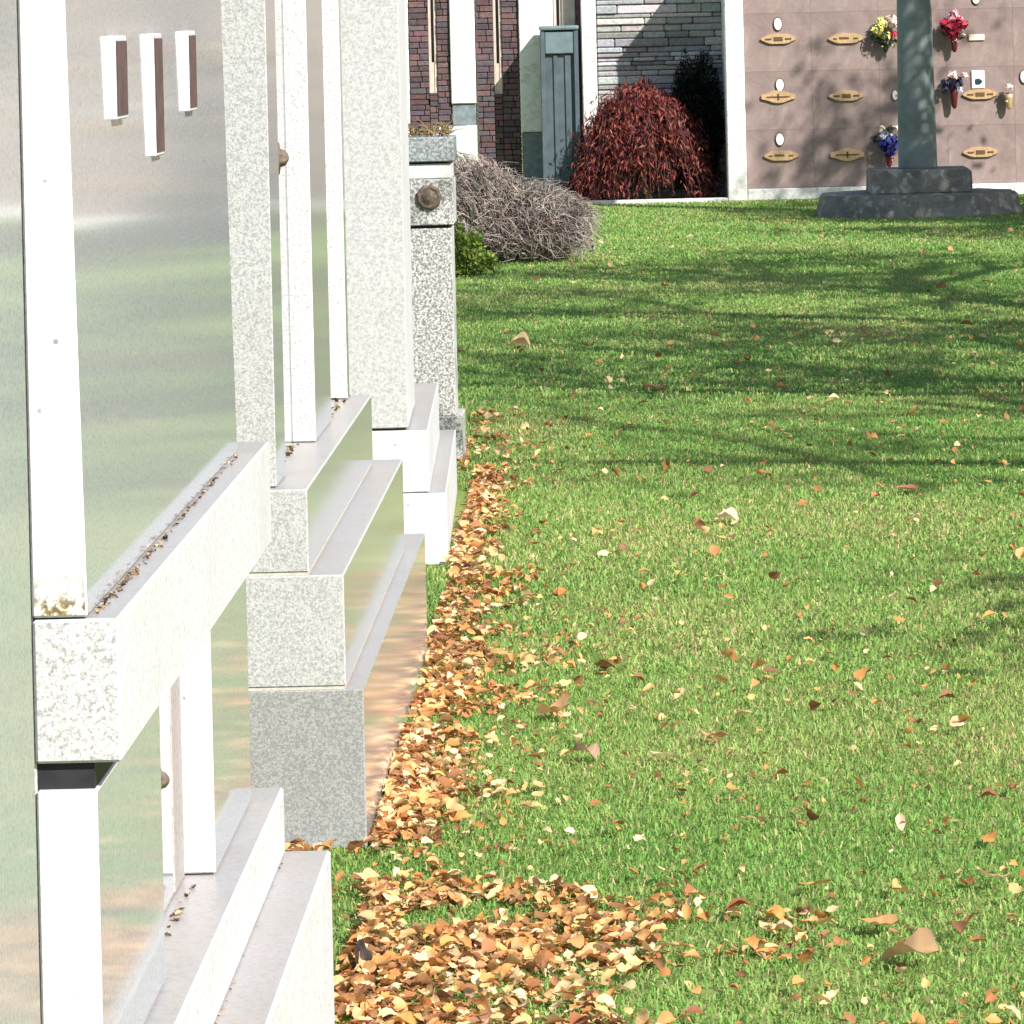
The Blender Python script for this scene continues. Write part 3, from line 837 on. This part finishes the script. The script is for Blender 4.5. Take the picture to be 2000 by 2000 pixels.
def tree(loc, height, spread, nleaf, label, seed, lsize=.16, cols=None, cbase=.35):
    r = random.Random(seed)
    e = empty('shade_tree', loc, label, 'tree', 'shade trees along the lawn')
    bm = bmesh.new(); tips = []

    def grow(p, d, l, rad, lev):
        pts = [p.copy()]; rads = [rad]; n = 4
        for k in range(n):
            d = (d + Vector((r.gauss(0, .12), r.gauss(0, .12), r.gauss(.03, .08)))).normalized()
            p = p + d * l / n; pts.append(p.copy()); rads.append(rad * (1 - .45 * (k + 1) / n))
        add_tube(bm, pts, rads, 8 if lev < 2 else 5, False)
        if lev >= 2: tips.extend(pts[1:])
        if lev < 4:
            for k in range(r.randint(3, 4) if lev else 6):
                a = r.uniform(0, 6.283); tt = r.uniform(.45, 1)
                q = pts[min(n, max(1, int(tt * n + .5)))]
                nd = (d * r.uniform(.4, .8) + Vector((math.cos(a), math.sin(a), r.uniform(-.1, .6))) * .75).normalized()
                grow(q, nd, l * r.uniform(.55, .75), rad * .5 * r.uniform(.75, 1), lev + 1)
    grow(Vector((0, 0, -.1)), Vector((0, 0, 1)), height * .42, height * .022, 0)
    obj('trunk', bm, M_BARK, e)
    pts = []
    for i in range(nleaf):
        t = r.choice(tips); pts.append((t + Vector((r.gauss(0, .22), r.gauss(0, .22), r.gauss(0, .18))), Vector((0, 0, -.3))))
    leaf_cloud('crown', e, pts, lsize, cols or [(.30, .16, .05), (.25, .17, .05), (.16, .14, .04), (.34, .14, .05)], r, .4)
    return e


tree((4.5, 28.2, 0), 11, 4, 4500, 'half bare autumn tree standing nearest to the column beside the lawn', 3)
tree((6.6, 21.4, 0), 11, 4, 2400, 'nearly bare autumn tree standing right of the middle of the lawn', 5)
tree((10.6, 21.5, 0), 14, 5, 4200, 'tall nearly bare tree farthest right of the lawn', 12)
tree((9.4, 14.8, 0), 12, 4, 1000, 'nearly bare tree added to break up the shade, behind the rust leaved one, right of the lawn', 17)  # unseen extra tree, put here to soften the lawn shade's edge
tree((6.5, 38.5, 0), 10, 4, 13000, 'half bare autumn tree standing before the crypt building', 8)
tree((5.7, 44.9, 0), 5.2, 2, 6000, 'small low autumn tree close to the crypt building', 21, .12)
tree((7.3, 11.3, 0), 9, 3.5, 9000, 'rust leaved tree standing nearest to the camera right of the lawn', 14)

# ------------------------------------------------------------------ grass
rg = np.random.default_rng(7)


def visible_x(y): return (0 - VX) / F * y, (2000 - VX) / F * y


def blades(y0, y1, dens, hgt, wid):
    xs0 = -1.6; A = []
    # strip-wise so that density follows the widening view
    n_s = int((y1 - y0) / 1.0 + .5); edges = np.linspace(y0, y1, n_s + 1)
    for a, b in zip(edges, edges[1:]):
        xr_ = (2000 - VX) / F * b + (1.3 if b < 25 else 1.0)
        xl_ = -2.6 if a > 19.7 else max(-1.6, (780 - VX) / F * b - .35) if a > 14 else -1.0
        n = int((b - a) * (xr_ - xl_) * dens)
        x = rg.uniform(xl_, xr_, n); y = rg.uniform(a, b, n); A.append(np.stack([x, y], 1))
    P = np.concatenate(A)
    # keep out of the stone
    keep = np.ones(len(P), bool)
    for (xa_, ya_, yb_) in ((-.63, 0, 9.12), (-.69, 11.18, 14.62), (-.725, 17.0, 19.75)):
        keep &= ~((P[:, 0] < xa_) & (P[:, 1] > ya_) & (P[:, 1] < yb_))
    keep &= ~((np.hypot(P[:, 0] - xc, P[:, 1] - YC) < 1.05) | (P[:, 1] > YW - .06) & (P[:, 0] > XL) | (P[:, 1] > 51.2))
    P = P[keep]
    n = len(P)
    return P, hgt * rg.uniform(.55, 1.25, n), wid * rg.uniform(.7, 1.3, n)


parts = [blades(8.6, 14, 7500, .025, .0042), blades(14, 24, 3800, .027, .0058), blades(24, 36, 1600, .030, .009), blades(36, 51.5, 900, .030, .012)]
P = np.concatenate([p[0] for p in parts]); hh = np.concatenate([p[1] for p in parts]); ww = np.concatenate([p[2] for p in parts])
n = len(P)
ang = rg.uniform(0, 2 * np.pi, n); la = rg.uniform(0, 2 * np.pi, n); ln = hh * np.abs(rg.normal(1.0, .5, n))
dx, dy = np.cos(ang) * ww / 2, np.sin(ang) * ww / 2
lx, ly = np.cos(la) * ln, np.sin(la) * ln
z0_ = np.full(n, -.003)
V = np.zeros((n, 5, 3), np.float32)
V[:, 0] = np.stack([P[:, 0] - dx, P[:, 1] - dy, z0_], 1); V[:, 1] = np.stack([P[:, 0] + dx, P[:, 1] + dy, z0_], 1)
V[:, 2] = np.stack([P[:, 0] + dx * .8 + lx * .35, P[:, 1] + dy * .8 + ly * .35, hh * .62], 1)
V[:, 3] = np.stack([P[:, 0] - dx * .8 + lx * .35, P[:, 1] - dy * .8 + ly * .35, hh * .62], 1)
V[:, 4] = np.stack([P[:, 0] + lx, P[:, 1] + ly, hh * (1 - .42 * np.clip(ln / hh, 0, 1.8))], 1)
# colour: patches of fresh and yellowed turf, single straw blades


def patch(P, s, seed):
    q = np.random.default_rng(seed); out = np.zeros(len(P))
    for k in range(5):
        f = s * 1.7 ** k; a = q.uniform(0, 6.28); b = q.uniform(0, 6.28)
        out += np.sin(P[:, 0] * f * np.cos(a) + P[:, 1] * f * np.sin(a) * .8 + b) * .75 ** k
    return out / 2.5


pt = patch(P, .9, 3) * .6 + patch(P, 3.1, 5) * .5
g1 = np.array([.17, .37, .08]); g2 = np.array([.385, .48, .15]); g3 = np.array([.58, .46, .24])
t = np.clip(.42 + .38 * pt + rg.normal(0, .22, n), 0, 1)[:, None]
K = g1 * (1 - t) + g2 * t
st = (rg.random(n) < .07 + .26 * np.clip(pt, 0, 1))[:, None]
K = np.where(st, g3, K) * rg.uniform(.82, 1.18, (n, 1))
base_i = np.arange(n)[:, None] * 5
tris = np.concatenate([base_i + np.array([0, 1, 2]), base_i + np.array([0, 2, 3]), base_i + np.array([3, 2, 4])])
go = colored_mesh('grass', V.reshape(-1, 3), tris, np.repeat(K, 5, axis=0), M_GRASS)
tag(go, 'short mown green grass covering the cemetery lawn', 'grass', kind='stuff')

# ------------------------------------------------------------------ fallen leaves
rl = random.Random(77)


def leaf_shape(kind, r):
    """returns (verts, faces): a curled dry leaf about 1 unit long lying on z=0"""
    rows = 9
    V = []; Fc = []
    lob = {0: lambda t: math.sin(math.pi * t) ** .7 * .30, 1: lambda t: math.sin(math.pi * min(1, t * 1.02)) ** .8 * (.33 + .07 * math.cos(t * 19)),
           2: lambda t: math.sin(math.pi * t ** .8) ** .6 * .42}[kind]
    curl = r.uniform(.15, 1.25); bend = r.uniform(-.8, 1.0); tw_ = r.uniform(-1.1, 1.1); side = r.uniform(-.7, .7)
    for i in range(rows):
        t = i / (rows - 1); w = max(.012, lob(t)) if 0 < i < rows - 1 else .012
        y = t - .5
        for k in range(5):
            s = (k - 2) / 2
            x = s * w * (1 - .16 * curl) + side * y * y * .5; z = curl * (s * w) ** 2 * 1.9 + bend * (y * y) * .6 + tw_ * y * s * w + r.gauss(0, .022)
            V.append((x + r.gauss(0, .012), y * (1 - .1 * abs(bend)), z))
    V.append((.01, -.66, .03)); st = len(V) - 1
    for i in range(rows - 1):
        for k in range(4): Fc.append((i * 5 + k, i * 5 + k + 1, (i + 1) * 5 + k + 1, (i + 1) * 5 + k))
    Fc.append((0, st, st - 0, 4)) if False else None
    zmin = min(v[2] for v in V)
    V = [(x, y, z - zmin) for x, y, z in V[:-1]]
    a = V[2]; n0 = len(V); sx = r.uniform(-.12, .12)     # stalk
    V += [(a[0] - .012, a[1], a[2]), (a[0] + .012, a[1], a[2]), (a[0] + sx + .008, a[1] - .26, a[2] + .05), (a[0] + sx - .008, a[1] - .26, a[2] + .05)]
    Fc.append((n0, n0 + 1, n0 + 2, n0 + 3))
    return np.array(V, np.float32), np.array(Fc, np.int32)


TEM = [leaf_shape(k % 3, rl) for k in range(15)]
LC = [(.70, .385, .15), (.57, .27, .085), (.75, .49, .23), (.39, .17, .065), (.75, .56, .33), (.31, .15, .07)]
spots = []   # x, y, length, colour, drift?


def add_leaf(x, y, ln, drift, z=None):
    if y < 9.12 and x < -.625: return
    if 11.15 < y < 14.65 and x < -.685: return
    if 17.0 < y < 19.75 and x < -.725: return
    spots.append((x, y, ln, drift, z if z is not None else rl.uniform(.006, .03)))


def drift(n, xa, xb, ya, yb, fall, s0=.018, s1=.055, edge=None):
    k = 0
    while k < n:
        y = rl.uniform(ya, yb); u = rl.expovariate(fall)
        if u > 1: continue
        x = xa + (xb - xa) * u
        if noise.noise(Vector((x * 3.6, y * 2.4, 1))) < -.55 + .72 * u: continue
        add_leaf(x, y, rl.uniform(s0, s1), True, rl.uniform(.004, .032)); k += 1


drift(1150, -.69, -.34, 11.2, 13.0, 3.4)
drift(650, -.69, -.22, 13.0, 14.7, 2.6)      # along the second mausoleum
drift(260, -1.0, -.45, 10.5, 11.3, 1.5)
drift(1700, -.66, .18, 8.9, 10.6, 2.3)
drift(380, -.45, .42, 9.65, 10.2, 1.2)       # foreground drift
drift(620, -.70, -.25, 14.5, 17.0, 2.8)      # between second and third
drift(850, -.73, -.48, 17.0, 20.5, 2.4, .022, .06)
drift(150, -.84, -.3, 20.5, 23.5, 2.2, .03, .06)
drift(800, -.66, .10, 9.0, 15.5, 1.8, .014, .036)
for k in range(820):
    y = 8.9 + 20 * rl.random() ** 1.6; x = rl.uniform(-.75, (2000 - VX) / F * y + .9)
    if x < -.5 and rl.random() < .3: continue
    add_leaf(x, y, rl.uniform(.018, .05) * (1 + .012 * y), False, rl.uniform(.02, .04))
for k in range(1300):     # crumbs sunk between the blades
    y = 8.9 + 17 * rl.random() ** 1.5; x = rl.uniform(-.75, (2000 - VX) / F * y + .2)
    if noise.noise(Vector((x * 2.2, y * 1.3, 8))) < rl.uniform(-.5, .35): continue
    add_leaf(x, y, rl.uniform(.010, .026) * (1 + .015 * y), False, rl.uniform(.008, .022))
for k in range(70):
    y = rl.uniform(26, 46); add_leaf(rl.uniform(-1.2, (2000 - VX) / F * y + .3), y, rl.uniform(.05, .09), False, .02)
# leaves that can be picked out in the photograph: px, py, length, colour, label
NAMED = [(1780, 1897, .115, (.52, .33, .18), 'large curled tan leaf on the grass near the lower right corner'),
         (1300, 1497, .075, (.72, .55, .33), 'pale cream curled leaf alone on the grass below the middle'),
         (1080, 1412, .10, (.60, .38, .18), 'pair-lobed light brown leaf on the grass right of the second mausoleum'),
         (1140, 1496, .07, (.42, .27, .18), 'dull grey brown leaf on the grass beside the pale cream leaf'),
         (1395, 1458, .07, (.55, .30, .15), 'rusty leaf right of the pale cream leaf'),
         (1420, 1027, .085, (.70, .48, .36), 'pinkish pale leaf standing up in the middle of the lawn'),
         (1280, 768, .13, (.16, .06, .035), 'dark red brown leaf lying alone in the tree shade'),
         (1592, 1752, .07, (.60, .38, .12), 'long yellow tan leaf lying flat at lower right'),
         (1445, 1800, .06, (.26, .09, .04), 'dark russet curled leaf at the edge of the foreground drift'),
         (1715, 1830, .085, (.58, .34, .14), 'ragged orange leaf just above the large curled tan leaf'),
         (1940, 1740, .075, (.70, .52, .28), 'pale straw leaf near the right edge at the bottom'),
         (1015, 684, .12, (.62, .42, .25), 'pale leaf in the shaded lawn near the dark speckled pedestal'),
         (1770, 968, .09, (.45, .20, .12), 'reddish folded leaf upright on the right half of the lawn'),
         (1180, 1320, .06, (.30, .15, .07), 'dark edged thin leaf above the pair-lobed brown leaf')]
for (px, py, ln, colr, lab) in NAMED:
    y = F * H / (py - VY + SR * (px - VX)); x = at(px, py, y).x
    ln *= 1.2
    V_, F_ = leaf_shape(2 if ln > .09 else rl.choice((0, 2)), rl)
    V_ = V_ * ln * (1.0, 1.0, 1.1)
    kc = np.array([shade(colr, rl, .12) for _ in V_])
    o = colored_mesh('fallen_leaf', V_, F_, kc, M_LEAF, None, True)
    o.location = (x, y, .028); o.rotation_euler = (rl.uniform(-.25, .25), rl.uniform(-.3, .3), rl.uniform(1.1, 2.0))
    tag(o, lab, 'leaf', 'fallen leaves on the lawn')
# dark twisted leaf standing in the foreground drift
V_, F_ = leaf_shape(0, rl); V_ = V_ * np.array([.10, .125, .10])
y = F * H / (1905 - VY + SR * (705 - VX)); x = at(705, 1905, y).x
o = colored_mesh('dark_leaf', V_, F_, np.array([shade((.06, .045, .04), rl, .7) for _ in V_]), M_LEAF, None, True)
o.location = (x, y, .035); o.rotation_euler = (math.radians(32), .5, .35)
tag(o, 'blackened twisted leaf standing up in the foreground leaf drift', 'leaf', 'fallen leaves on the lawn')

spots.sort(key=lambda s: -s[2] / s[1])
view = [s for s in spots if visible_x(s[1])[0] < s[0] < visible_x(s[1])[1] and s[1] > 9.25]
solo = view[:285]; solo_ids = set(id(s) for s in solo)
# individual leaves
lm_cache = {}
for s in solo:
    x, y, ln, dr, z = s
    ti = rl.randrange(len(TEM)); ci = rl.choice((0, 0, 1, 2, 2, 3, 4, 5) if dr else (0, 0, 1, 3, 3, 5, 2))
    if (ti, ci) not in lm_cache:
        V_, F_ = TEM[ti]
        o = colored_mesh('fallen_leaf', V_, F_, np.array([shade(LC[ci], rl, .15) for _ in V_]), M_LEAF, None, True)
        lm_cache[(ti, ci)] = o.data
    else:
        o = bpy.data.objects.new('fallen_leaf', lm_cache[(ti, ci)]); C.objects.link(o)
    o.location = (x, y, z); o.scale = (ln, ln, ln)
    o.rotation_euler = (rl.gauss(0, .35), rl.gauss(0, .35), rl.uniform(0, 6.283))
    shade_word = ['tan', 'brown', 'light tan', 'dark brown', 'pale straw', 'dull brown'][ci]
    tag(o, ('%s curled leaf lying in the leaf drift along the granite bases' if dr else '%s curled leaf scattered on the open grass') % shade_word, 'leaf', 'fallen leaves on the lawn')
# the rest as one mass
VV, FF, KK = [], [], []; off = 0
for s in spots:
    if id(s) in solo_ids: continue
    x, y, ln, dr, z = s
    V_, F_ = rl.choice(TEM)
    R = np.array(Matrix.Rotation(rl.uniform(0, 6.283), 3, 'Z') @ Matrix.Rotation(rl.gauss(0, .4), 3, 'X') @ Matrix.Rotation(rl.gauss(0, .4), 3, 'Y'))
    VV.append(V_ @ R.T * ln + np.array([x, y, z])); FF.append(F_ + off); off += len(V_)
    c = shade(rl.choice(LC), rl, .25); KK.append(np.tile(np.array(c), (len(V_), 1)))
lo_ = colored_mesh('leaf_litter', np.concatenate(VV), np.concatenate(FF), np.concatenate(KK), M_LEAF, None, True)
tag(lo_, 'drifts of small brown and tan fallen leaves along the granite bases', 'leaf litter', kind='stuff')

# crumbs of leaf debris along the contact line on the ledges
VV, FF, KK = [], [], []; off = 0


def debris(n, x, ya, yb, z, s0, s1, spread):
    global off
    for k in range(n):
        V_, F_ = rl.choice(TEM); s = rl.uniform(s0, s1)
        R = np.array(Matrix.Rotation(rl.uniform(0, 6.283), 3, 'Z') @ Matrix.Rotation(rl.gauss(0, .5), 3, 'X'))
        VV.append(V_ @ R.T * s + np.array([x + rl.uniform(0, spread), rl.uniform(ya, yb), z])); FF.append(F_ + off); off += len(V_)
        c = shade(rl.choice([(.10, .055, .03), (.06, .04, .03), (.30, .18, .09), (.5, .38, .22)]), rl, .3); KK.append(np.tile(np.array(c), (len(V_), 1)))


debris(150, -.787, 6.45, 8.8, 1.216, .004, .011, .006)
debris(40, -.785, 6.5, 7.4, 1.216, .006, .014, .010)
debris(30, -.822, 7.3, 8.1, .518, .008, .02, .01)
debris(30, -.729, 6.2, 9.0, .386, .004, .010, .004)
debris(26, -.953, 11.6, 12.4, .901, .01, .03, .02)
debris(26, -.95, 13.2, 14.0, .901, .01, .03, .06)
dob = colored_mesh('leaf_debris', np.concatenate(VV), np.concatenate(FF), np.concatenate(KK), M_LEAF, None, True)
tag(dob, 'dark crumbs of leaf debris caught along the granite ledges', 'debris', kind='stuff')
